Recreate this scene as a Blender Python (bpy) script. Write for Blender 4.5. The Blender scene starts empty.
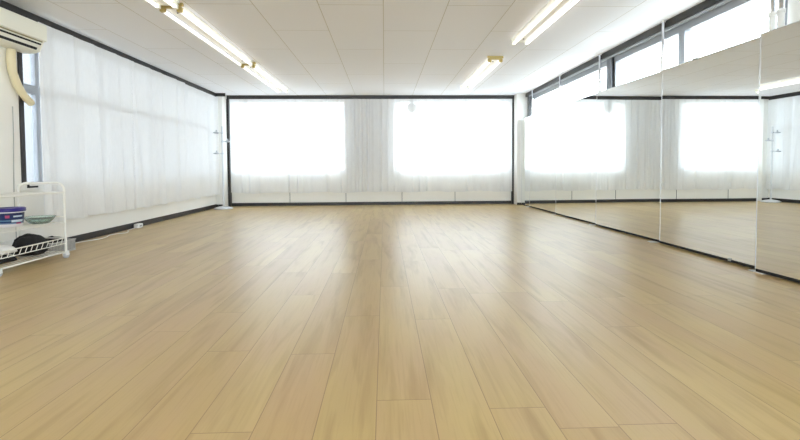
import bpy, math, random
from mathutils import Vector, Matrix
random.seed(11)
C = bpy.context.scene.collection
R = math.radians
PI = math.pi

# ------------------------------------------------------------------ layout
H = 2.497              # ceiling height
XL, XR = -3.70, 3.22   # inner faces of the side walls
YB, YF = 10.31, -2.6   # inner faces of the far and near walls
XM = 3.075              # mirror plane
CAM_H = 0.88

# ------------------------------------------------------------------ materials
def mat(name):
    m = bpy.data.materials.new(name); m.use_nodes = True
    nt = m.node_tree
    return m, nt, nt.nodes['Principled BSDF']

def srgb(r, g, b):
    f = lambda c: (c/255/12.92) if c/255 <= .04045 else ((c/255+.055)/1.055)**2.4
    return (f(r), f(g), f(b), 1)

def plain(name, col, rough=.5, metal=0, spec=.5, bump=0, bscale=40, var=.04, vscale=3):
    """a painted / moulded surface with a little procedural unevenness"""
    m, nt, b = mat(name)
    tc = nt.nodes.new('ShaderNodeTexCoord')
    n = nt.nodes.new('ShaderNodeTexNoise'); n.inputs['Scale'].default_value = vscale
    n.inputs['Detail'].default_value = 4
    nt.links.new(tc.outputs['Object'], n.inputs['Vector'])
    mx = nt.nodes.new('ShaderNodeMix'); mx.data_type = 'RGBA'
    c = srgb(*col)
    mx.inputs['A'].default_value = tuple(x*(1-var) for x in c[:3]) + (1,)
    mx.inputs['B'].default_value = tuple(min(1, x*(1+var)) for x in c[:3]) + (1,)
    nt.links.new(n.outputs['Fac'], mx.inputs['Factor'])
    nt.links.new(mx.outputs['Result'], b.inputs['Base Color'])
    b.inputs['Roughness'].default_value = rough
    b.inputs['Metallic'].default_value = metal
    b.inputs['Specular IOR Level'].default_value = spec
    if bump:
        n2 = nt.nodes.new('ShaderNodeTexNoise'); n2.inputs['Scale'].default_value = bscale
        nt.links.new(tc.outputs['Object'], n2.inputs['Vector'])
        bp = nt.nodes.new('ShaderNodeBump'); bp.inputs['Strength'].default_value = bump
        bp.inputs['Distance'].default_value = .01
        nt.links.new(n2.outputs['Fac'], bp.inputs['Height'])
        nt.links.new(bp.outputs['Normal'], b.inputs['Normal'])
    return m

M = {}
M['wall'] = plain('cream wall paint', (242, 241, 236), .7, bump=.12, bscale=120, var=.015)
M['column'] = plain('white column paint', (238, 238, 234), .6, var=.015)
M['black'] = plain('black trim paint', (38, 36, 36), .42, var=.1)
M['alu'] = plain('grey aluminium sash', (176, 180, 186), .38, metal=.45, var=.05)
M['alu_dark'] = plain('dark grey aluminium', (104, 108, 112), .4, metal=.3)
M['alu_backlit'] = plain('backlit grey aluminium', (146, 149, 154), .4, metal=.35)  # sash aluminium darkened in colour to stand for backlight, right windows
M['tan_gap'] = plain('shadow gap', (150, 142, 112), .6)
M['rubber'] = plain('black rubber', (22, 22, 23), .7)
M['chrome'] = plain('chrome', (214, 216, 220), .14, metal=1, var=.01)
M['dull_chrome'] = plain('dull chrome', (196, 200, 207), .3, metal=.6)
M['silver'] = plain('silver painted steel', (206, 208, 212), .3, metal=.5, var=.02)
M['white_steel'] = plain('white coated steel', (238, 237, 231), .35, var=.02)
M['white_plastic'] = plain('white plastic', (236, 237, 236), .35, var=.02)
M['ac_plastic'] = plain('aged white plastic', (234, 234, 222), .4, var=.02)
M['cream_plastic'] = plain('cream plastic', (226, 214, 178), .45, var=.04)
M['yellow_plastic'] = plain('yellowed plastic', (186, 166, 102), .5, var=.08)
M['lamp_body'] = plain('white enamel', (238, 236, 228), .4, var=.01)
M['board'] = plain('grey backing board', (190, 188, 180), .7)
M['blue_lid'] = plain('dark blue plastic', (42, 30, 120), .35)
M['caster'] = plain('pale grey caster', (196, 198, 202), .4)
M['black_cloth'] = plain('black woven cloth', (26, 26, 28), .85, bump=.5, bscale=180)
M['grey_plastic'] = plain('grey plastic', (172, 172, 170), .5, var=.12, vscale=30)
M['white_cloth'] = plain('white cotton', (236, 236, 236), .9, bump=.5, bscale=90)
M['dimming_grey'] = plain('dimming wall grey', (94, 94, 95), .9)  # dark grey, so the added outside wall dims the left side
M['ground'] = plain('pale concrete ground', (170, 170, 166), .9)

def mirror_material():
    m, nt, b = mat('silvered mirror')
    b.inputs['Base Color'].default_value = (.90, .92, .905, 1)
    b.inputs['Metallic'].default_value = 1
    b.inputs['Roughness'].default_value = 0.0
    return m
M['mirror'] = mirror_material()

def glass_material():
    m = bpy.data.materials.new('window glass'); m.use_nodes = True
    nt = m.node_tree; nt.nodes.clear()
    o = nt.nodes.new('ShaderNodeOutputMaterial')
    t = nt.nodes.new('ShaderNodeBsdfTransparent'); t.inputs['Color'].default_value = (.93, .96, .96, 1)
    g = nt.nodes.new('ShaderNodeBsdfGlossy'); g.inputs['Roughness'].default_value = .02
    lw = nt.nodes.new('ShaderNodeLayerWeight'); lw.inputs['Blend'].default_value = .5
    pw = nt.nodes.new('ShaderNodeMath'); pw.operation = 'POWER'; pw.inputs[1].default_value = 5
    nt.links.new(lw.outputs['Facing'], pw.inputs[0])
    f = nt.nodes.new('ShaderNodeMath'); f.operation = 'MULTIPLY_ADD'; f.inputs[1].default_value = .6; f.inputs[2].default_value = .03
    nt.links.new(pw.outputs[0], f.inputs[0])
    x = nt.nodes.new('ShaderNodeMixShader')
    nt.links.new(f.outputs[0], x.inputs[0]); nt.links.new(t.outputs[0], x.inputs[1]); nt.links.new(g.outputs[0], x.inputs[2])
    nt.links.new(x.outputs[0], o.inputs[0])
    return m
M['glass'] = glass_material()

def dish_material():
    m, nt, b = mat('pale green glass')
    b.inputs['Base Color'].default_value = (.78, .93, .86, 1)
    b.inputs['Roughness'].default_value = .06
    b.inputs['Transmission Weight'].default_value = .9
    b.inputs['IOR'].default_value = 1.48
    return m
M['dish'] = dish_material()

def curtain_material():
    m = bpy.data.materials.new('sheer white voile'); m.use_nodes = True
    nt = m.node_tree; nt.nodes.clear()
    o = nt.nodes.new('ShaderNodeOutputMaterial')
    tc = nt.nodes.new('ShaderNodeTexCoord')
    w = nt.nodes.new('ShaderNodeTexNoise'); w.inputs['Scale'].default_value = 60; w.inputs['Detail'].default_value = 3
    mp = nt.nodes.new('ShaderNodeMapping'); mp.inputs['Scale'].default_value = (1, 1, .2)
    nt.links.new(tc.outputs['Object'], mp.inputs['Vector']); nt.links.new(mp.outputs[0], w.inputs['Vector'])
    rg = nt.nodes.new('ShaderNodeMapRange')
    rg.inputs['To Min'].default_value = CURT_T - .04; rg.inputs['To Max'].default_value = CURT_T + .04
    nt.links.new(w.outputs['Fac'], rg.inputs['Value'])
    tr = nt.nodes.new('ShaderNodeBsdfTransparent')
    d = nt.nodes.new('ShaderNodeBsdfDiffuse'); d.inputs['Color'].default_value = (.90, .905, .91, 1)
    l = nt.nodes.new('ShaderNodeBsdfTranslucent'); l.inputs['Color'].default_value = (.92, .93, .94, 1)
    a = nt.nodes.new('ShaderNodeMixShader'); a.inputs[0].default_value = .30
    nt.links.new(d.outputs[0], a.inputs[1]); nt.links.new(l.outputs[0], a.inputs[2])
    x = nt.nodes.new('ShaderNodeMixShader')
    nt.links.new(rg.outputs[0], x.inputs[0]); nt.links.new(a.outputs[0], x.inputs[1]); nt.links.new(tr.outputs[0], x.inputs[2])
    nt.links.new(x.outputs[0], o.inputs[0])
    return m
CURT_T = .12
M['curtain'] = curtain_material()

def emit_material(name, col, s):
    m, nt, b = mat(name)
    b.inputs['Base Color'].default_value = (.9, .9, .9, 1)
    b.inputs['Emission Color'].default_value = col
    b.inputs['Emission Strength'].default_value = s
    return m
M['tube'] = emit_material('lit fluorescent tube', (1, .99, .97, 1), .75)

def ceiling_material():
    m, nt, b = mat('ceiling boards')
    tc = nt.nodes.new('ShaderNodeTexCoord')
    mp = nt.nodes.new('ShaderNodeMapping'); mp.inputs['Rotation'].default_value = (0, 0, PI/2)
    mp.inputs['Location'].default_value = (4.55-.0, .0, 0)
    nt.links.new(tc.outputs['Object'], mp.inputs['Vector'])
    # boards: length along Y (1.7), width along X (.645)
    br = nt.nodes.new('ShaderNodeTexBrick')
    br.offset = .5; br.inputs['Scale'].default_value = 1
    br.inputs['Brick Width'].default_value = 1.7; br.inputs['Row Height'].default_value = .645
    br.inputs['Mortar Size'].default_value = .0035; br.inputs['Mortar Smooth'].default_value = .1
    br.inputs['Color1'].default_value = srgb(239, 241, 247); br.inputs['Color2'].default_value = srgb(241, 243, 249)
    br.inputs['Mortar'].default_value = srgb(196, 193, 184)
    nt.links.new(mp.outputs[0], br.inputs['Vector'])
    nt.links.new(br.outputs['Color'], b.inputs['Base Color'])
    b.inputs['Roughness'].default_value = .8
    n2 = nt.nodes.new('ShaderNodeTexNoise'); n2.inputs['Scale'].default_value = 90
    nt.links.new(tc.outputs['Object'], n2.inputs['Vector'])
    bp = nt.nodes.new('ShaderNodeBump'); bp.inputs['Strength'].default_value = .12; bp.inputs['Distance'].default_value = .01
    nt.links.new(n2.outputs['Fac'], bp.inputs['Height']); nt.links.new(bp.outputs['Normal'], b.inputs['Normal'])
    return m
M['ceiling'] = ceiling_material()

PW, PL = .205, 1.6
def floor_material():
    m, nt, b = mat('oak plank floor')
    N, L = nt.nodes, nt.links
    uv = N.new('ShaderNodeUVMap'); uv.uv_map = 'plank_uv'
    at = N.new('ShaderNodeAttribute'); at.attribute_name = 'plank'
    sx = N.new('ShaderNodeSeparateXYZ'); L.new(uv.outputs[0], sx.inputs[0])
    sc = N.new('ShaderNodeSeparateColor'); L.new(at.outputs['Color'], sc.inputs[0])
    def math_(op, a, bb=None, c=None):
        n = N.new('ShaderNodeMath'); n.operation = op
        for i, v in enumerate((a, bb, c)):
            if v is None: continue
            if isinstance(v, (int, float)): n.inputs[i].default_value = v
            else: L.new(v, n.inputs[i])
        return n.outputs[0]
    # grain coordinates: own offset for each plank
    cx = N.new('ShaderNodeCombineXYZ')
    L.new(math_('ADD', sx.outputs[0], math_('MULTIPLY', sc.outputs[0], 37.)), cx.inputs[0])
    L.new(math_('ADD', sx.outputs[1], math_('MULTIPLY', sc.outputs[1], 91.)), cx.inputs[1])
    def noise(sxy, scale, detail, dist=0):
        mp = N.new('ShaderNodeMapping'); mp.inputs['Scale'].default_value = (sxy[0], sxy[1], 1)
        L.new(cx.outputs[0], mp.inputs['Vector'])
        n = N.new('ShaderNodeTexNoise'); n.inputs['Scale'].default_value = scale; n.inputs['Detail'].default_value = detail
        n.inputs['Distortion'].default_value = dist
        L.new(mp.outputs[0], n.inputs['Vector'])
        return n.outputs['Fac']
    broad = noise((1, .09), 13, 3, .6)
    fine = noise((1, .035), 95, 4, .2)
    cloud = noise((1, .35), 3.0, 2)
    def mix(f, a, bb, mode='MIX'):
        n = N.new('ShaderNodeMix'); n.data_type = 'RGBA'; n.blend_type = mode
        if isinstance(f, (int, float)): n.inputs['Factor'].default_value = f
        else: L.new(f, n.inputs['Factor'])
        for k, v in (('A', a), ('B', bb)):
            if isinstance(v, tuple): n.inputs[k].default_value = v
            else: L.new(v, n.inputs[k])
        return n.outputs['Result']
    def ramp(f, lo, hi):
        n = N.new('ShaderNodeMapRange'); n.inputs['From Min'].default_value = lo; n.inputs['From Max'].default_value = hi
        L.new(f, n.inputs['Value']); return n.outputs[0]
    light, mid, pink, dark = srgb(*FL[0]), srgb(*FL[1]), srgb(*FL[2]), srgb(*FL[3])
    c = mix(sc.outputs[2], light, mid)
    c = mix(math_('MULTIPLY', ramp(cloud, .4, .7), .75), c, pink)
    c = mix(math_('MULTIPLY', ramp(broad, .50, .78), .65), c, dark)
    c = mix(math_('MULTIPLY', ramp(fine, .50, .85), .35), c, dark)
    # joints between planks
    dx = math_('MINIMUM', sx.outputs[0], math_('SUBTRACT', PW, sx.outputs[0]))
    dy = math_('MINIMUM', sx.outputs[1], math_('SUBTRACT', PL, sx.outputs[1]))
    jn = math_('LESS_THAN', math_('MINIMUM', dx, dy), .0013)
    c = mix(math_('MULTIPLY', jn, .75), c, srgb(112, 84, 52))
    L.new(c, b.inputs['Base Color'])
    rr = N.new('ShaderNodeMapRange'); rr.inputs['To Min'].default_value = .28; rr.inputs['To Max'].default_value = .35
    L.new(broad, rr.inputs['Value']); L.new(rr.outputs[0], b.inputs['Roughness'])
    b.inputs['Specular IOR Level'].default_value = .5
    bp = N.new('ShaderNodeBump'); bp.inputs['Strength'].default_value = .05; bp.inputs['Distance'].default_value = .004
    L.new(fine, bp.inputs['Height']); L.new(bp.outputs['Normal'], b.inputs['Normal'])
    return m
FL = [(197, 173, 119), (183, 156, 104), (186, 155, 114), (151, 123, 76)]
M['floor'] = floor_material()

def tub_material():
    """white tub wall with a printed blue band, a red badge and pale stripes"""
    m, nt, b = mat('printed tub')
    N, L = nt.nodes, nt.links
    tc = N.new('ShaderNodeTexCoord'); s = N.new('ShaderNodeSeparateXYZ'); L.new(tc.outputs['Object'], s.inputs[0])
    r = N.new('ShaderNodeValToRGB'); r.color_ramp.interpolation = 'CONSTANT'
    e = r.color_ramp.elements
    e[0].position = 0; e[0].color = srgb(226, 222, 226)
    e[1].position = .22; e[1].color = srgb(120, 140, 170)
    for p, c in ((.30, (20, 48, 98)), (.42, (90, 130, 160)), (.50, (16, 40, 92)), (.80, (14, 30, 80))):
        k = e.new(p); k.color = srgb(*c)
    z = N.new('ShaderNodeMath'); z.operation = 'MULTIPLY'; z.inputs[1].default_value = 1/.13
    L.new(s.outputs[2], z.inputs[0]); L.new(z.outputs[0], r.inputs[0])
    L.new(r.outputs[0], b.inputs['Base Color']); b.inputs['Roughness'].default_value = .35
    return m
M['tub'] = tub_material()
M['red_print'] = plain('red print', (168, 60, 104), .4)
M['pale_print'] = plain('pale print', (206, 220, 232), .4)

# ------------------------------------------------------------------ mesh builder
class MB:
    def __init__(s): s.v, s.f, s.mi, s.sm = [], [], [], []
    def add(s, vs, fs, mi=0, smooth=False):
        o = len(s.v); s.v += [tuple(v) for v in vs]
        for f in fs: s.f.append(tuple(i+o for i in f)); s.mi.append(mi); s.sm.append(smooth)
        return s
    def box(s, x0, x1, y0, y1, z0, z1, mi=0):
        x0, x1 = sorted((x0, x1)); y0, y1 = sorted((y0, y1)); z0, z1 = sorted((z0, z1))
        return s.add([(x0,y0,z0),(x1,y0,z0),(x1,y1,z0),(x0,y1,z0),(x0,y0,z1),(x1,y0,z1),(x1,y1,z1),(x0,y1,z1)],
            [(0,3,2,1),(4,5,6,7),(0,1,5,4),(1,2,6,5),(2,3,7,6),(3,0,4,7)], mi)
    def tube(s, pts, r, n=10, mi=0, caps=True, closed=False, flat=1.0):
        pts = [Vector(p) for p in pts]; rings = []; up = None
        m = len(pts)
        for i, p in enumerate(pts):
            if closed: t = pts[(i+1) % m] - pts[i-1]
            else: t = pts[min(i+1, m-1)] - pts[max(i-1, 0)]
            t.normalize()
            if up is None:
                up = t.orthogonal().normalized() if abs(t.x) > .9 else (Vector((1,0,0)) - t*t.x).normalized()
            else: up = (up - t*up.dot(t)).normalized()
            b = t.cross(up); rr = r[i] if isinstance(r, (list, tuple)) else r
            rings.append([p + up*math.cos(2*PI*k/n)*rr*flat + b*math.sin(2*PI*k/n)*rr for k in range(n)])
        vs = [v for g in rings for v in g]; fs = []
        for i in range(m if closed else m-1):
            j = (i+1) % m
            for k in range(n): fs.append((i*n+k, i*n+(k+1)%n, j*n+(k+1)%n, j*n+k))
        s.add(vs, fs, mi, True)
        if caps and not closed:
            s.add(rings[0], [tuple(reversed(range(n)))], mi); s.add(rings[-1], [tuple(range(n))], mi)
        return s
    def lathe(s, prof, c=(0,0,0), n=28, mi=0, smooth=True):
        vs, fs = [], []
        for r, z in prof:
            for k in range(n):
                a = 2*PI*k/n; vs.append((c[0]+r*math.cos(a), c[1]+r*math.sin(a), c[2]+z))
        for i in range(len(prof)-1):
            for k in range(n):
                fs.append((i*n+k, i*n+(k+1)%n, (i+1)*n+(k+1)%n, (i+1)*n+k))
        return s.add(vs, fs, mi, smooth)
    def prism(s, prof, y0, y1, mi=0):
        """closed x/z profile pushed along Y"""
        n = len(prof)
        vs = [(x,y0,z) for x,z in prof] + [(x,y1,z) for x,z in prof]
        fs = [(i,(i+1)%n,n+(i+1)%n,n+i) for i in range(n)] + [tuple(reversed(range(n))), tuple(range(n,2*n))]
        return s.add(vs, fs, mi)
    def build(s, name, mats, parent=None, bevel=0, loc=None):
        me = bpy.data.meshes.new(name); me.from_pydata(s.v, [], s.f); me.update()
        for mm in (mats if isinstance(mats, (list, tuple)) else [mats]): me.materials.append(mm)
        me.polygons.foreach_set('material_index', s.mi); me.polygons.foreach_set('use_smooth', s.sm)
        o = bpy.data.objects.new(name, me); C.objects.link(o)
        if parent: o.parent = parent
        if loc: o.location = loc
        if bevel:
            b = o.modifiers.new('bevel', 'BEVEL'); b.width = bevel; b.segments = 2; b.limit_method = 'ANGLE'
        return o

def tag(o, label, cat, group=None):
    o['label'] = label; o['category'] = cat
    if group: o['group'] = group
    return o
def thing(name, label, cat, loc=(0,0,0), rz=0, group=None):
    o = bpy.data.objects.new(name, None); C.objects.link(o)
    o.location = loc; o.rotation_euler = (0,0,rz); o.empty_display_size = .1
    return tag(o, label, cat, group)
def struct(o, label=None):
    o['kind'] = 'structure'
    if label: o['label'] = label
    return o
def copy_tree(o, parent=None):
    c = o.copy(); C.objects.link(c); c.parent = parent
    for ch in list(o.children): copy_tree(ch, c)
    return c

# ------------------------------------------------------------------ the room
# floor: one quad per plank so that every board has its own grain
fb_v, fb_f, fb_uv, fb_c = [], [], [], []
known = {0:1.66, 1:2.546, 2:1.585, 3:1.452, -1:2.624, -2:2.095, -3:3.078, -4:2.147}
k0 = int((XL-.3+.035)//PW)-1; k1 = int((XR+.3)//PW)+1
for k in range(k0, k1+1):
    xa = -.035 + k*PW
    off = known.get(k, random.uniform(0, PL))
    y = off - PL*math.ceil((off - (YF-.2))/PL)
    while y < YB+.2:
        i = len(fb_v)
        fb_v += [(xa,y,0),(xa+PW,y,0),(xa+PW,y+PL,0),(xa,y+PL,0)]
        fb_f.append((i,i+1,i+2,i+3)); fb_uv += [(0,0),(PW,0),(PW,PL),(0,PL)]
        fb_c += [(random.random(), random.random(), random.random(), 1)]*4
        y += PL
me = bpy.data.meshes.new('floor'); 
nf = len(fb_f)
i = len(fb_v)
x0, x1, y0, y1 = -.035+k0*PW, -.035+(k1+1)*PW, YF-PL, YB+PL
fb_v += [(x0,y0,-.12),(x1,y0,-.12),(x1,y1,-.12),(x0,y1,-.12),(x0,y0,-.003),(x1,y0,-.003),(x1,y1,-.003),(x0,y1,-.003)]
fb_f += [tuple(i+q for q in f) for f in [(0,3,2,1),(4,5,6,7),(0,1,5,4),(1,2,6,5),(2,3,7,6),(3,0,4,7)]]
me.from_pydata(fb_v, [], fb_f); me.update()
ul = me.uv_layers.new(name='plank_uv'); at = me.color_attributes.new('plank', 'FLOAT_COLOR', 'CORNER')
ul = me.uv_layers['plank_uv']; at = me.color_attributes['plank']
for j in range(nf*4):
    ul.data[j].uv = fb_uv[j]; at.data[j].color = fb_c[j]
me.materials.append(M['floor']); me.materials.append(M['board'])
me.polygons.foreach_set('material_index', [0]*nf + [1]*6)
fo = bpy.data.objects.new('floor', me); C.objects.link(fo); struct(fo)

struct(MB().box(XL-.3, XR+.3, YF-.3, YB+.3, H, H+.15).build('ceiling', M['ceiling']))

def wall_with_holes(name, axis, p0, p1, a0, a1, holes, z1=H):
    """wall slab between planes p0 and p1; holes = (a_start, a_end, z_low, z_high) sorted along the wall"""
    m = MB()
    def bx(u0, u1, z0, z1_):
        if u1-u0 < 1e-4 or z1_-z0 < 1e-4: return
        if axis == 'x': m.box(p0, p1, u0, u1, z0, z1_)
        else: m.box(u0, u1, p0, p1, z0, z1_)
    a = a0
    for (h0, h1, zl, zh) in holes:
        bx(a, h0, 0, z1); bx(h0, h1, 0, zl); bx(h0, h1, zh, z1); a = h1
    bx(a, a1, 0, z1)
    return struct(m.build(name, M['wall']))

WL = (4.70, 9.86, .72, 2.39)          # left window: y0, y1, z0, z1
W2 = (-3.44, -.87, .765, 2.40)        # far wall, left
W3 = (.25, 2.94, .765, 2.40)          # far wall, right
W4, W5, W6 = (6.40, 9.78, .9, 2.405), (4.82, 6.26, .9, 2.405), (3.51, 4.82, .9, 2.405)
W7 = (-2.9, 2.5, .75, 2.3)            # unseen window added behind the viewpoint for front light
wall_with_holes('wall_left', 'x', XL-.16, XL, YF-.16, YB+.16, [WL])
wall_with_holes('wall_back', 'y', YB, YB+.16, XL, XR, [W2, W3])
wall_with_holes('wall_right', 'x', XR, XR+.16, YF-.16, YB+.16, [(W6[0], W5[1], .9, 2.405), W4])
wall_with_holes('wall_front', 'y', YF-.16, YF, XL, XR, [W7])

# corner columns in the far corners
struct(MB().box(XL, -3.525, 9.95, YB, 0, H).build('column_left', M['column'], bevel=.006))
struct(MB().box(2.985, XR, 10.0, YB, 0, H).build('column_right', M['column'], bevel=.006))

struct(MB().box(W2[1]+.02, W3[0]-.02, YB-.012, YB, .77, 2.41).build('darkening_facing', plain('darkening grey', (205, 206, 208), .7)))  # added grey facing that darkens the curtain between the windows

# black trims
struct(MB().box(XL, XL+.05, YF, 9.95, 2.405, H).build('trim_1', M['black']))
struct(MB().box(XL, XR-.05, YB-.07, YB, 2.415, H).box(XL, -3.45, 9.93, 9.95, 2.43, H).build('trim_2', M['black']))
struct(MB().box(XR-.05, XR, YF, YB, 2.42, H).build('trim_3', M['black']))
struct(MB().box(-3.525, -3.475, YB-.10, YB, .0, 2.415).build('trim_4', M['black']))
struct(MB().box(2.94, 2.985, YB-.06, YB, .0, 2.415).build('trim_5', M['black']))
struct(MB().box(XL, XL+.014, YF, 9.95, 0, .078).build('baseboard_left', M['black']))
struct(MB().box(-3.475, 2.94, YB-.014, YB, 0, .072).box(XL, -3.525, 9.936, 9.95, 0, .072).box(2.985, 3.10, 9.986, 10.0, 0, .05)
       .build('baseboard_back', M['black']))
struct(MB().box(XR-.014, XR, YF, 10.0, 0, .072).build('baseboard_right', M['black']))
# joints of the panelling under the far windows
jm = MB()
for x in (-2.163, -.887, .40, 1.628): jm.box(x-.006, x+.006, YB-.004, YB, .072, .76)
struct(jm.build('trim_6', M['alu_dark']))
struct(MB().box(-3.475, 2.94, YB-.012, YB, .735, .765).build('trim_7', M['column']))

# windows
def window(name, axis, plane, out, w, stiles, transom=None, jamb='alu', fr=.05, head=None):
    """sash window set into a hole; out = +1/-1 direction of outdoors along the axis"""
    a0, a1, z0, z1 = w
    root = bpy.data.objects.new(name, None); C.objects.link(root); struct(root)
    d0, d1 = plane + out*.02, plane + out*.09
    def bx(m, u0, u1, zl, zh, e0=d0, e1=d1):
        return m.box(e0, e1, u0, u1, zl, zh) if axis == 'x' else m.box(u0, u1, e0, e1, zl, zh)
    hd = head or fr
    f = MB()
    bx(f, a0, a1, z0, z0+fr); bx(f, a0, a1, z1-hd, z1); bx(f, a0, a0+fr, z0+fr, z1-hd); bx(f, a1-fr, a1, z0+fr, z1-hd)
    f.build('window_frame', M[jamb], root)
    zs = [z0+fr, z1-hd]
    if transom:
        t = MB(); bx(t, a0+fr, a1-fr, transom[0], transom[1], plane+out*.025, plane+out*.085); t.build('transom', M['alu'], root)
    for s in stiles:
        t = MB(); bx(t, s-.028, s+.028, z0+fr, z1-hd, plane+out*.03, plane+out*.08); t.build('stile', M['alu'], root)
    g = MB(); bx(g, a0+fr, a1-fr, z0+fr, z1-hd, plane+out*.052, plane+out*.057); g.build('glass_pane', M['glass'], root)
    return root

w1 = window('window_1', 'x', XL, -1, WL, [4.995, 6.1, 7.35, 8.6], (1.675, 1.765), fr=.018)
MB().box(XL-.02, XL+.012, 4.70, 4.752, .72, 2.40).build('jamb', M['black'], w1)
MB().box(XL-.09, XL+.03, 4.64, 9.9, .66, .72).build('window_sill', M['column'], w1)
MB().box(XL+.03, XL+.037, 4.73, 4.87, .682, .700).box(XL+.03, XL+.037, 4.73, 4.755, .700, .716).build('sill_stop', M['rubber'], w1)
window('window_2', 'y', YB, 1, W2, [])
window('window_3', 'y', YB, 1, W3, [])
window('window_4', 'x', XR, 1, W4, [], jamb='alu_backlit', head=.08)
window('window_5', 'x', XR, 1, W5, [], jamb='alu_backlit', head=.08)
window('window_6', 'x', XR, 1, W6, [], jamb='alu_backlit', head=.08)
window('front_fill_window', 'y', YF, -1, W7, [-.2])
struct(MB().box(XR-.03, XR+.005, 3.46, 9.83, 2.398, 2.42).build('trim_8', M['alu']))
struct(MB().box(XR-.012, XR+.09, 6.26, 6.40, .9, 2.405).build('trim_9', M['alu_dark']))
struct(MB().box(XR-.012, XR+.02, 9.78, 9.98, 1.0, 2.42).build('trim_10', M['alu_dark']))

# outdoors, beyond the panes
struct(MB().box(-30, 30, -25, 45, -3.4, -3.2).build('ground_outside', M['ground']))
struct(MB().box(-9.2, -8.6, -4, 30, -3.2, 14.0).build('dimming_wall', M['dimming_grey']))  # wall added outdoors to dim the daylight at the left windows

# ------------------------------------------------------------------ curtains
def curtain(name, label, axis, plane, side, s0, s1, z0, z1, pitch, amp, seed, density=None, lean=0.0, hw=.25, env=None):
    rnd = random.Random(seed)
    L = s1-s0; n = max(40, int(L/.012)); rows = 26
    ph = [rnd.uniform(0, 2*PI) for _ in range(6)]
    # fold phase runs faster where the cloth is gathered
    phase = [0]
    for i in range(n):
        u = (i+.5)/n
        d = density(u) if density else 1
        d *= 1 + .35*math.sin(2*PI*u*2.3+ph[0]) + .25*math.sin(2*PI*u*5.1+ph[1])
        phase.append(phase[-1] + 2*PI*(L/n)/pitch*max(.35, d))
    vs, fs = [], []
    for j in range(rows+1):
        v = j/rows                                # 0 top, 1 hem
        for i in range(n+1):
            u = i/n; s = s0 + L*u
            a = amp*(.62 + .38*v)*(.65+.35*math.sin(2*PI*u*3.7+ph[2]))
            if env: a *= env(u)
            p = phase[i] - lean*3.2*v*(.6+.4*math.sin(2*PI*u*1.3+ph[1])) + .7*v*math.sin(2*PI*u*2.9+ph[3])
            dd = a*(1-1.75*abs(math.sin(.5*p))**.75) + .25*a*math.sin(2*p+ph[4]) + .3*amp*v*math.sin(.5*p+ph[5])
            if v < .03: dd = .35*dd
            dd *= min(1, L*u/.06, L*(1-u)/.06)
            hem = .012*math.sin(2*PI*u*3.1+ph[4]) + .006*math.sin(p)
            z = z1 + (z0+hem-z1)*v
            ss = s + hw*a*math.cos(p)*min(1, 8*u, 8*(1-u))
            q = plane + side*(amp*1.5 + .01) + dd
            vs.append((q, ss, z) if axis == 'x' else (ss, q, z))
    w = n+1
    for j in range(rows):
        for i in range(n): fs.append((j*w+i, j*w+i+1, (j+1)*w+i+1, (j+1)*w+i))
    base = Vector(((plane, (s0+s1)/2, z0) if axis == 'x' else ((s0+s1)/2, plane, z0)))
    root = thing(name, label, 'curtain', base, 0, None)
    MB().add([Vector(q)-base for q in vs], fs, 0, True).build('cloth', M['curtain'], root)
    # stitched heading tape along the top, and the bottom hem: doubled cloth
    tv, tf = [], []
    for k, (r0, r1) in enumerate(((0, 1), (rows-1, rows))):
        tv, tf = [], []
        for r in (r0, r1):
            for i in range(n+1):
                q = Vector(vs[r*w+i]); q = q + (Vector((side*.004,0,0)) if axis == 'x' else Vector((0,side*.004,0)))
                tv.append(q-base)
        if k == 1:   # narrow hem
            for i in range(w): tv[i] = tv[i].lerp(tv[w+i], .45)
        for i in range(n): tf.append((i, i+1, w+i+1, w+i))
        MB().add(tv, tf, 0, True).build(('heading_tape', 'hem')[k], M['curtain'], root)
    return root
GL = 'sheer curtains on the left wall'
for (nm, lab, a, b_, sd) in (
    ('curtain', 'sheer white curtain on the left wall, nearest the air conditioner and trolley', 4.82, 6.54, 3),
    ('curtain', 'sheer white curtain in the middle of the left wall, between the other two', 6.541, 8.244, 8),
    ('curtain', 'sheer white curtain on the left wall beside the coat stand', 8.245, 9.92, 5)):
    curtain(nm, lab, 'x', XL+.03, 1, a, b_, .30, 2.40, .42, .037 if sd == 5 else .058, sd, None, .7, .9)['group'] = GL
GB = 'sheer curtains on the far wall'
curtain('curtain', 'sheer white curtain over the left window of the far wall', 'y', YB-.035, -1, -3.46, -.333, .302, 2.412, .24, .026, 21,
        lambda u: 1 if u < .78 else 1.9, 0, .8)['group'] = GB
curtain('curtain', 'sheer white curtain over the right window of the far wall, round vent behind it', 'y', YB-.035, -1, -.328, 2.935, .302, 2.412, .24, .026, 34,
        lambda u: 1.9 if u < .2 else 1, 0, .8)['group'] = GB

# round ventilator in the right window of the far wall
v = thing('window_ventilator', 'round ventilator in the right far window, a grey disc seen through the curtain', 'ventilator', (.645, YB+.062, 2.215))
q = MB()
def ylathe(prof, n=28):
    m = MB().lathe(prof, n=n); m.v = [(x, -z, y) for x, y, z in m.v]; return m
ylathe([(0,0),(.115,0),(.115,.05),(.125,.06),(.125,.085),(.112,.095),(.098,.095),(.098,.07),(0,.07)]).build('rim', M['grey_plastic'], v)
bl = MB()
for k in range(6):
    a = k*PI/3
    bl.add([(.02*math.cos(a),-.074,.02*math.sin(a)),(.09*math.cos(a-.3),-.074,.09*math.sin(a-.3)),(.09*math.cos(a+.3),-.086,.09*math.sin(a+.3))], [(0,1,2)])
bl.build('fan_blades', M['alu_dark'], v)

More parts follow.
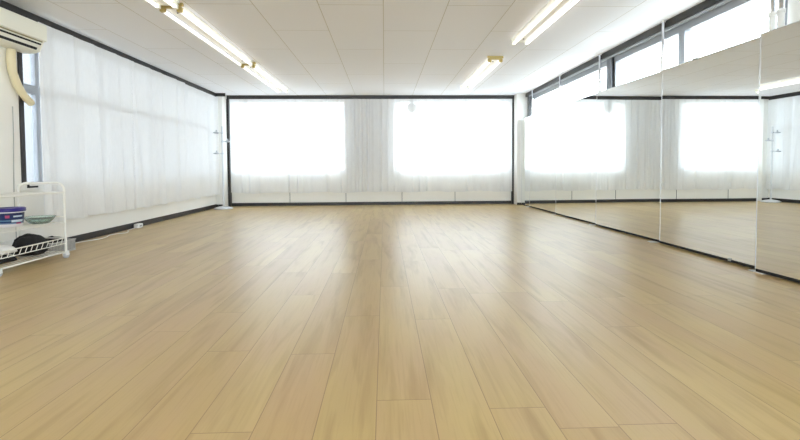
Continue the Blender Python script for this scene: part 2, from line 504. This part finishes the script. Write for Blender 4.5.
# ------------------------------------------------------------------ ceiling lights
def make_fixture():
    LN = 2.385
    root = thing('ceiling_light', '', 'ceiling light', (0,0,H))
    MB().prism([(-.10,0),(.10,0),(.10,-.012),(.045,-.045),(-.045,-.045),(-.10,-.012)], .01, LN-.01).build('housing', M['lamp_body'], root)
    for s in (-1, 1):
        MB().tube([(s*.082,.04,-.068),(s*.082,LN-.04,-.068)], .0165, 14).build('fluorescent_tube', M['tube'], root)
    for y0, y1 in ((0,.035),(LN-.035,LN)):
        h = MB().box(-.118,.118,y0,y1,-.03,0)
        h.prism([(-.10,-.03),(.10,-.03),(.085,-.05),(-.085,-.05)], y0, y1)
        for s in (-1,1):
            h.prism([(s*.082-.026,-.04),(s*.082+.026,-.04),(s*.082+.022,-.085),(s*.082-.022,-.085)], y0+.002, y1+(.012 if y0 == 0 else -.002))
        h.build('lamp_holder', M['yellow_plastic'] if y0 == 0 else M['ac_plastic'], root, bevel=.003)
    for yy in (.16, LN-.16):
        MB().lathe([(0,-.008),(.008,-.006),(.009,0)], (0,yy,-.045), 12).build('screw', M['rubber'], root)
    return root
fx = [(-2.085, 2.08, 'left-row ceiling light of which only the far tip shows at the top'),
      (-2.085, 4.52, 'twin-tube ceiling light in the left row, the longest one fully in view'),
      (-2.085, 7.01, 'twin-tube ceiling light at the far end of the left row, nearest the coat stand'),
      (1.735, 3.33, 'twin-tube ceiling light in the right row, cut off by the top of the photo'),
      (1.645, 6.6, 'short-looking twin-tube ceiling light at the far end of the right row')]
f0 = make_fixture()
for i, (x, y, lab) in enumerate(fx):
    o = f0 if i == 0 else copy_tree(f0)
    o.location = (x, y, H); o['label'] = lab; o['group'] = 'fluorescent ceiling lights'

# ------------------------------------------------------------------ mirrors
MT = 1.925
def mirror_panel(c, length, rot, label, x0=None, clip=False):
    root = thing('mirror_panel', label, 'mirror', (c[0], c[1], 0), R(rot), 'standing wall mirrors')
    h = length/2 - .002
    MB().box(0, .005, -h+.006, h-.006, .034, MT-.006).build('mirror_glass', M['mirror'], root)
    MB().box(.006, .013, -h+.004, h-.004, .03, MT-.004).build('backing_board', M['board'], root)
    f = MB()
    f.box(-.002, .014, -h, -h+.006, .03, MT); f.box(-.002, .014, h-.006, h, .03, MT)
    f.box(-.002, .014, -h+.006, h-.006, MT-.006, MT)
    f.build('edge_frame', M['silver'], root)
    MB().box(.0, .014, -h+.006, h-.006, .009, .033).build('gap_shade_strip', M['rubber'], root)  # black strip standing in for the shaded gap below the mirror
    if clip:
        MB().box(-.008, .03, h-.55, h-.49, MT-.01, MT+.008).build('clip', M['grey_plastic'], root)
        MB().box(-.008, .03, -h+.28, -h+.31, .02, .045).build('clip', M['grey_plastic'], root)
    return root
seams = [9.97, 9.368, 7.904, 6.373, 4.884, 3.577]
rots = [0, .9, 1.15, 1.6, .55]
labs = ['narrow mirror panel next to the white column, farthest from the viewer',
        'standing mirror between the narrow panel and the third panel from the column',
        'standing mirror third from the white column, dark trim entering its top corner',
        'standing mirror reflecting the grey round vent and the gathered curtains',
        'standing mirror reflecting the left far window, second nearest to the viewer']
for k in range(5):
    y1, y0 = seams[k], seams[k+1]
    mirror_panel((XM, (y0+y1)/2), y1-y0, rots[k], labs[k], clip=(k == 4))
mirror_panel((3.045, 2.775), 1.51, 2.2, 'nearest mirror panel at the right edge, reflecting the coat stand')

def pole(x, y, label):
    root = thing('support_pole', label, 'pole', (x, y, 0), 0, 'mirror support poles')
    MB().tube([(0,0,.008),(0,0,2.09)], .025, 12).build('sleeve', M['white_plastic'], root)
    MB().lathe([(.025,0),(.031,0),(.031,.03),(.025,.03)], (0,0,2.075), 14).build('locking_collar', M['white_plastic'], root)
    MB().tube([(0,0,2.09),(0,0,H-.012)], .0185, 10).build('rod', M['chrome'], root)
    MB().lathe([(0,0),(.0215,0),(.0215,-.012),(.0185,-.02)], (0,0,H), 14).build('ceiling_cap', M['white_plastic'], root)
    MB().box(-.135,.03,-.032,.032,0,.008).build('foot', M['white_plastic'], root, bevel=.004)
    return root
pl = [(3.145, 9.448, 'mirror support pole nearest the far white column'),
      (3.145, 7.96, 'second mirror support pole from the far white column'),
      (3.145, 6.474, 'third mirror support pole from the far column, before the dark window post'),
      (3.145, 4.988, 'mirror support pole standing in front of the window mullion'),
      (3.145, 3.56, 'left pole of the close pair at the upper right'),
      (3.145, 3.485, 'right pole of the close pair at the upper right')]
for a in pl: pole(*a)

# ------------------------------------------------------------------ air conditioner and pipe cover
ac = thing('air_conditioner', 'white wall air conditioner high at the left edge above the pipe cover', 'air conditioner', (XL, 4.40, 2.06))
y0, y1 = -.40, .40
MB().prism([(0,.0),(.10,.0),(.165,.02),(.20,.10),(.212,.115),(.212,.285),(.20,.297),(0,.297)], y0, y1-.012).build('body', M['ac_plastic'], ac, bevel=.006)
MB().prism([(.213,.122),(.230,.126),(.232,.28),(.222,.294),(.213,.294)], y0, y1).build('front_panel', M['ac_plastic'], ac, bevel=.004)
MB().prism([(.208,.108),(.2135,.115),(.2135,.1205),(.208,.1205)], y0+.02, y1-.04).build('panel_gap', M['tan_gap'], ac)
def slant(t, d): return (.212-.047*t+.9*d, .115-.095*t-.42*d)   # on / off the slanted lower face
def strip(name, t0, t1, d, m_, e):
    MB().prism([slant(t0,-.004), slant(t0,d), slant(t1,d), slant(t1,-.004)], y0+e, y1-e).build(name, m_, ac)
strip('air_slot', .20, .36, .0015, M['rubber'], .045)
strip('louver', .38, .66, .007, M['ac_plastic'], .05)
strip('air_slot', .68, .92, .0015, M['rubber'], .07)

pc = MB()
pts = [(-3.658, 4.578, 2.053), (-3.658, 4.573, 1.949), (-3.658, 4.58, 1.853), (-3.658, 4.612, 1.771), (-3.658, 4.646, 1.708), (-3.658, 4.687, 1.655), (-3.658, 4.735, 1.607), (-3.658, 4.792, 1.57)]
base = Vector((-3.652,4.55,1.53))
root = thing('pipe_cover', 'cream pipe cover curving down from the air conditioner to the window frame', 'pipe cover', base)
MB().tube([Vector(p)-base for p in pts], [.037]*5+[.036,.034,.031], 16).build('duct', M['cream_plastic'], root)
MB().tube([Vector(p)-base for p in pts[-2:]]+[Vector((-3.662,4.812,1.558))-base], [.036,.036,.034], 16).build('end_collar', M['cream_plastic'], root)

cb = MB().tube([(XL+.008,4.615,1.50),(XL+.008,4.612,1.2),(XL+.008,4.60,.9),(XL+.008,4.593,.6),(XL+.009,4.60,.2),(XL+.010,4.60,.085)], .004, 8).build('hanging_cable', M['grey_plastic'])
tag(cb, 'thin grey cable hanging down the left wall below the pipe cover', 'cable')

# ------------------------------------------------------------------ coat stand
cs = thing('coat_stand', 'silver coat stand with round base and dish hooks in the far left corner', 'coat stand', (-3.415, 9.61, 0))
MB().lathe([(0,0),(.185,0),(.194,.012),(.185,.03),(.10,.055),(.03,.066),(0,.066)], n=40).build('base', M['silver'], cs)
MB().tube([(0,0,.035),(0,0,1.74)], .019, 14).lathe([(.019,0),(.02,.006),(.014,.016),(0,.018)], (0,0,1.738), 14).build('pole', M['silver'], cs)
def hook(ang, z):
    d = Vector((math.cos(ang), math.sin(ang), 0))
    m = MB().tube([d*.012+Vector((0,0,z)), d*.07+Vector((0,0,z-.005)), d*.10+Vector((0,0,z+.01))], .007, 10)
    e = d*.115
    m.lathe([(0,-.018),(.03,-.018),(.064,-.006),(.068,.004),(.058,.007),(.022,.012),(.015,.04),(.013,.056),(0,.06)], (e.x,e.y,z), 20)
    m.lathe([(.019,-.022),(.026,-.02),(.026,.02),(.019,.022)], (0,0,z), 14)
    m.build('hook', M['dull_chrome'], cs)
hook(R(186), 1.615); hook(R(-8), 1.43); hook(R(200), 1.18)

# ------------------------------------------------------------------ wire trolley and what is on it
cx0, cx1, cy0, cy1 = -3.57, -3.14, 3.72, 4.50
cart = thing('wire_trolley', 'white three-tier wire trolley on casters by the left wall', 'trolley', ((cx0+cx1)/2, (cy0+cy1)/2, 0))
off = Vector(cart.location)
def P(x, y, z): return Vector((x, y, z)) - off
rl = .011
for (x, y) in ((cx0,cy0),(cx1,cy0),(cx0,cy1),(cx1,cy1)):
    MB().tube([P(x,y,.055),P(x,y,.66)], rl, 12).build('leg', M['white_steel'], cart)
    k = MB()
    k.tube([P(x-.014,y,.029),P(x+.014,y,.029)], .0285, 18)
    w = k.build('caster', M['caster'], cart)
    MB().prism([(-.021,.03),(.021,.03),(.015,.07),(-.015,.07)], -.022, .022).build('caster_fork', M['white_plastic'], w, loc=P(x,y,0))
for y in (cy0, cy1):
    p = [P(cx0,y,.655)]
    for a in range(0, 91, 15): p.append(P(cx0+.07-.07*math.cos(R(a)), y, .675+.065*math.sin(R(a))))
    for a in range(90, -1, -15): p.append(P(cx1-.07+.07*math.cos(R(a)), y, .675+.065*math.sin(R(a))))
    p.append(P(cx1,y,.655))
    MB().tube(p, rl, 12).build('end_handle', M['white_steel'], cart)
# top tier: rails and thin wires
t = MB()
for x in (cx0, cx1): t.tube([P(x,cy0,.648),P(x,cy1,.648)], .008, 10)
for y in (cy0, cy1): t.tube([P(cx0,y,.648),P(cx1,y,.648)], .006, 8)
for k in range(1, 9): t.tube([P(cx0+(cx1-cx0)*k/9,cy0,.640),P(cx0+(cx1-cx0)*k/9,cy1,.640)], .0022, 6)
t.build('top_tier', M['white_steel'], cart)
t = MB()
for y in (cy0, cy1): t.tube([P(cx0,y,.41),P(cx1,y,.41)], .005, 8)
t.tube([P(cx0,cy0,.41),P(cx0,cy1,.41)], .005, 8)
for x in (cx0, cx1): t.tube([P(x,cy0,.352),P(x,cy1,.352)], .0055, 8)
for y in (cy0, cy1): t.tube([P(cx0,y,.352),P(cx1,y,.352)], .0055, 8)
for k in range(1, 8): t.tube([P(cx0+(cx1-cx0)*k/8,cy0,.3555),P(cx0+(cx1-cx0)*k/8,cy1,.3555)], .0022, 6)
t.build('middle_tier', M['white_steel'], cart)
# bottom basket with slanting side wires
t = MB()
for z, r in ((.20,.0055),(.145,.004),(.062,.009)):
    t.tube([P(cx0,cy0,z),P(cx1,cy0,z),P(cx1,cy1,z),P(cx0,cy1,z),P(cx0,cy0,z)], r, 8)
for k in range(12):
    y = cy0+.03+k*.062
    for x in (cx0, cx1): t.tube([P(x,y+.03,.20),P(x,y,.145)], .003, 6)
for k in range(1, 8): t.tube([P(cx0+(cx1-cx0)*k/8,cy0,.066),P(cx0+(cx1-cx0)*k/8,cy1,.066)], .0025, 6)
t.build('basket', M['white_steel'], cart)

tub = thing('plastic_tub', 'white plastic tub with blue print and dark blue lid on the trolley', 'tub', (-3.392, 4.165, .358))
MB().lathe([(0,0),(.088,0),(.092,.006),(.104,.13),(.104,.134)], n=36).build('body', M['tub'], tub)
MB().lathe([(.104,.128),(.112,.13),(.112,.138),(.104,.138)], n=36).build('rim', M['white_plastic'], tub)
MB().lathe([(.104,.138),(.114,.138),(.116,.146),(.115,.168),(.106,.172),(.098,.166),(0,.166)], n=36).build('lid', M['blue_lid'], tub)
def patch(a0, a1, z0, z1, name, m_):
    vs, fs = [], []; n = 10
    for j, z in enumerate((z0, z1)):
        for i in range(n+1):
            a = a0+(a1-a0)*i/n; r = .0925 + (z-.006)/.124*.012 + .0008
            vs.append((r*math.cos(a), r*math.sin(a), z))
    for i in range(n): fs.append((i, i+1, n+2+i, n+1+i))
    MB().add(vs, fs, 0, True).build(name, m_, tub)
patch(R(-70), R(-52), .084, .108, 'red_badge', M['red_print'])
patch(R(-38), R(5), .09, .104, 'printed_stripe', M['pale_print'])
patch(R(-45), R(10), .046, .066, 'printed_stripe', M['pale_print'])
patch(R(-25), R(0), .028, .04, 'printed_stripe', M['red_print'])

dish = MB().lathe([(0,.0),(.06,0),(.078,.006),(.105,.035),(.122,.062),(.126,.064),(.124,.068),(.10,.042),(.07,.012),(0,.008)], n=40).build('glass_dish', M['dish'])
dish.location = (-3.28, 4.365, .359)
tag(dish, 'shallow pale green glass dish beside the blue-lidded tub on the trolley', 'dish')

def lump(name, label, cat, loc, sx, sy, sz, m_, seed, sq=.6, group=None):
    """soft sagging bag / folded cloth shape"""
    rnd = random.Random(seed); n, r_ = 28, 14; vs, fs = [], []
    ph = [rnd.uniform(0, 6.28) for _ in range(4)]
    for j in range(r_+1):
        ph_ = PI*j/r_
        for i in range(n):
            a = 2*PI*i/n
            c_, s_ = math.cos(a), math.sin(a)
            e = lambda q: math.copysign(abs(q)**sq, q)
            sr = abs(math.sin(ph_))**sq
            k = 1 + .06*math.sin(3*a+ph[0]+2*ph_) + .04*math.sin(7*a+ph[1])
            z = .5 - .5*e(math.cos(ph_))*(1 if math.cos(ph_) < 0 else 1)
            vs.append((sx*e(c_)*sr*k*(1.05-.3*z), sy*e(s_)*sr*k*(1.05-.3*z), sz*z*(1+.07*math.sin(2*a+ph[2])*(z))))
    for j in range(r_):
        for i in range(n): fs.append((j*n+i, j*n+(i+1)%n, (j+1)*n+(i+1)%n, (j+1)*n+i))
    return vs, fs
def soft(name, label, cat, loc, sx, sy, sz, m_, seed, sq=.6):
    vs, fs = lump(name, label, cat, loc, sx, sy, sz, m_, seed, sq)
    o = MB().add(vs, fs, 0, True).build(name, m_, loc=loc); tag(o, label, cat); return o
bag = thing('black_bag', 'black cloth bag slumped in the bottom basket of the trolley', 'bag', (-3.335, 4.31, .0695))
vs, fs = lump('', '', '', 0, .135, .115, .19, 0, 4, .62)
MB().add(vs, fs, 0, True).build('bag_body', M['black_cloth'], bag)
MB().tube([(-.05,-.115,.12),(-.03,-.135,.16),(0,-.115,.19),(.03,-.08,.198),(.06,-.03,.193)], .007, 8).build('strap', M['black_cloth'], bag)
soft('folded_towel', 'white folded cloth at the left edge in the trolley basket', 'towel', (-3.37, 3.93, .142), .15, .13, .075, M['white_cloth'], 9, .5)
soft('dark_pouch', 'flat black pouch under the white cloth in the trolley basket', 'pouch', (-3.37, 3.92, .0695), .15, .14, .066, M['black_cloth'], 12, .5)

# grey slatted basket on the floor past the trolley
gx0, gx1, gy0, gy1, gz = -3.60, -3.355, 4.56, 4.96, .125
bk = thing('storage_basket', 'grey slatted plastic basket on the floor past the end of the trolley', 'basket', ((gx0+gx1)/2, (gy0+gy1)/2, 0))
o_ = Vector(bk.location)
m = MB()
def bb(x0, x1, y0, y1, z0, z1): m.box(x0-o_.x, x1-o_.x, y0-o_.y, y1-o_.y, z0, z1)
bb(gx0, gx1, gy0, gy1, 0, .006)
for x in (gx0, gx1-.005): 
    bb(x, x+.005, gy0, gy1, .006, .02)
    for k in range(20): bb(x, x+.005, gy0+.002+k*.02, gy0+.014+k*.02, .02, gz-.015)
for y in (gy0, gy1-.005):
    bb(gx0+.005, gx1-.005, y, y+.005, .006, .02)
    for k in range(12): bb(gx0+.006+k*.02, gx0+.017+k*.02, y, y+.005, .02, gz-.015)
m.build('slatted_body', M['grey_plastic'], bk)
m = MB()
for x in (gx0-.003, gx1-.005): bb(x, x+.008, gy0-.003, gy1+.003, gz-.015, gz)
for y in (gy0-.003, gy1-.005): bb(gx0+.005, gx1-.005, y, y+.008, gz-.015, gz)
m.build('rim', M['grey_plastic'], bk)
soft('black_pouch', 'black pouch sticking out of the grey slatted basket', 'pouch', (-3.478, 4.80, .007), .10, .13, .155, M['black_cloth'], 31, .5)

# cable and power adapter along the left skirting
ad = thing('power_adapter', 'white power adapter and cord on the floor along the left skirting board', 'adapter', (-3.635, 6.72, 0))
MB().box(-.035,.035,-.065,.065,0,.06).build('case', M['white_plastic'], ad, bevel=.008)
MB().box(.035,.037,-.03,.03,.02,.042).build('socket_plate', M['grey_plastic'], ad)
pts = [(-3.63,6.655,.012),(-3.62,6.50,.008),(-3.60,6.38,.006),(-3.535,6.28,.006),(-3.50,6.16,.006),(-3.57,6.10,.006),(-3.60,5.98,.006),(-3.55,5.82,.006),(-3.53,5.66,.006),(-3.585,5.52,.006),(-3.63,5.35,.006),(-3.645,5.15,.006),(-3.65,5.0,.006)]
sm = []
for i in range(len(pts)-1):
    p0, p1, p2, p3 = [Vector(pts[max(0,min(len(pts)-1,i+d))]) for d in (-1,0,1,2)]
    for s in range(6):
        u = s/6
        sm.append(.5*((2*p1)+(p2-p0)*u+(2*p0-5*p1+4*p2-p3)*u*u+(3*p1-p0-3*p2+p3)*u**3))
sm.append(Vector(pts[-1]))
MB().tube([q - ad.location for q in sm], .0055, 8).build('cord', M['white_plastic'], ad)

# ------------------------------------------------------------------ light
w = bpy.data.worlds.new('overcast sky'); bpy.context.scene.world = w; w.use_nodes = True
bg = w.node_tree.nodes['Background']
bg.inputs['Color'].default_value = (.86, .915, 1, 1); bg.inputs['Strength'].default_value = 6.0
def portal(name, loc, rot, sx, sy):
    l = bpy.data.lights.new(name, 'AREA'); l.shape = 'RECTANGLE'; l.size = sx; l.size_y = sy
    l.cycles.is_portal = True
    o = bpy.data.objects.new(name, l); C.objects.link(o); o.location = loc; o.rotation_euler = rot
for nm, W, ax, pln, s in (('left',WL,'x',XL-.15,1),('far_left',W2,'y',YB+.15,-1),('far_right',W3,'y',YB+.15,-1),
                          ('right',(W6[0],W5[1],.9,2.405),'x',XR+.15,-1),('right_far',W4,'x',XR+.15,-1),('near',W7,'y',YF-.15,1)):
    a, z = (W[0]+W[1])/2, (W[2]+W[3])/2
    if ax == 'x': portal('daylight_'+nm, (pln,a,z), (0, -s*PI/2, 0), W[3]-W[2], W[1]-W[0])
    else: portal('daylight_'+nm, (a,pln,z), (s*PI/2, 0, 0), W[1]-W[0], W[3]-W[2])

# ------------------------------------------------------------------ camera
F, YAW, PITCH, ROLL, CY = 448.26, .0345, .0355, .006, 182.45
cam = bpy.data.cameras.new('camera'); co = bpy.data.objects.new('camera', cam); C.objects.link(co)
cam.sensor_fit = 'HORIZONTAL'; cam.sensor_width = 36; cam.lens = F*36/800
cam.shift_y = -(220-CY)/800
cam.clip_start = .05
fwd = Vector((math.sin(YAW)*math.cos(PITCH), math.cos(YAW)*math.cos(PITCH), -math.sin(PITCH)))
rt = Vector((math.cos(YAW), -math.sin(YAW), 0)); up = rt.cross(fwd)
c_, s_ = math.cos(ROLL), math.sin(ROLL)
r2, u2 = rt*c_ - up*s_, rt*s_ + up*c_
co.matrix_world = Matrix(((r2.x,u2.x,-fwd.x,0),(r2.y,u2.y,-fwd.y,0),(r2.z,u2.z,-fwd.z,CAM_H),(0,0,0,1)))
S = bpy.context.scene; S.camera = co
S.view_settings.view_transform = 'Standard'; S.view_settings.look = 'None'
S.view_settings.gamma = 1; S.view_settings.use_curve_mapping = False
S.view_settings.exposure = 1.27
cy = S.cycles
cy.use_denoising = True
cy.max_bounces = 14; cy.diffuse_bounces = 7; cy.glossy_bounces = 6; cy.transparent_max_bounces = 16; cy.transmission_bounces = 8
cy.sample_clamp_indirect = 12
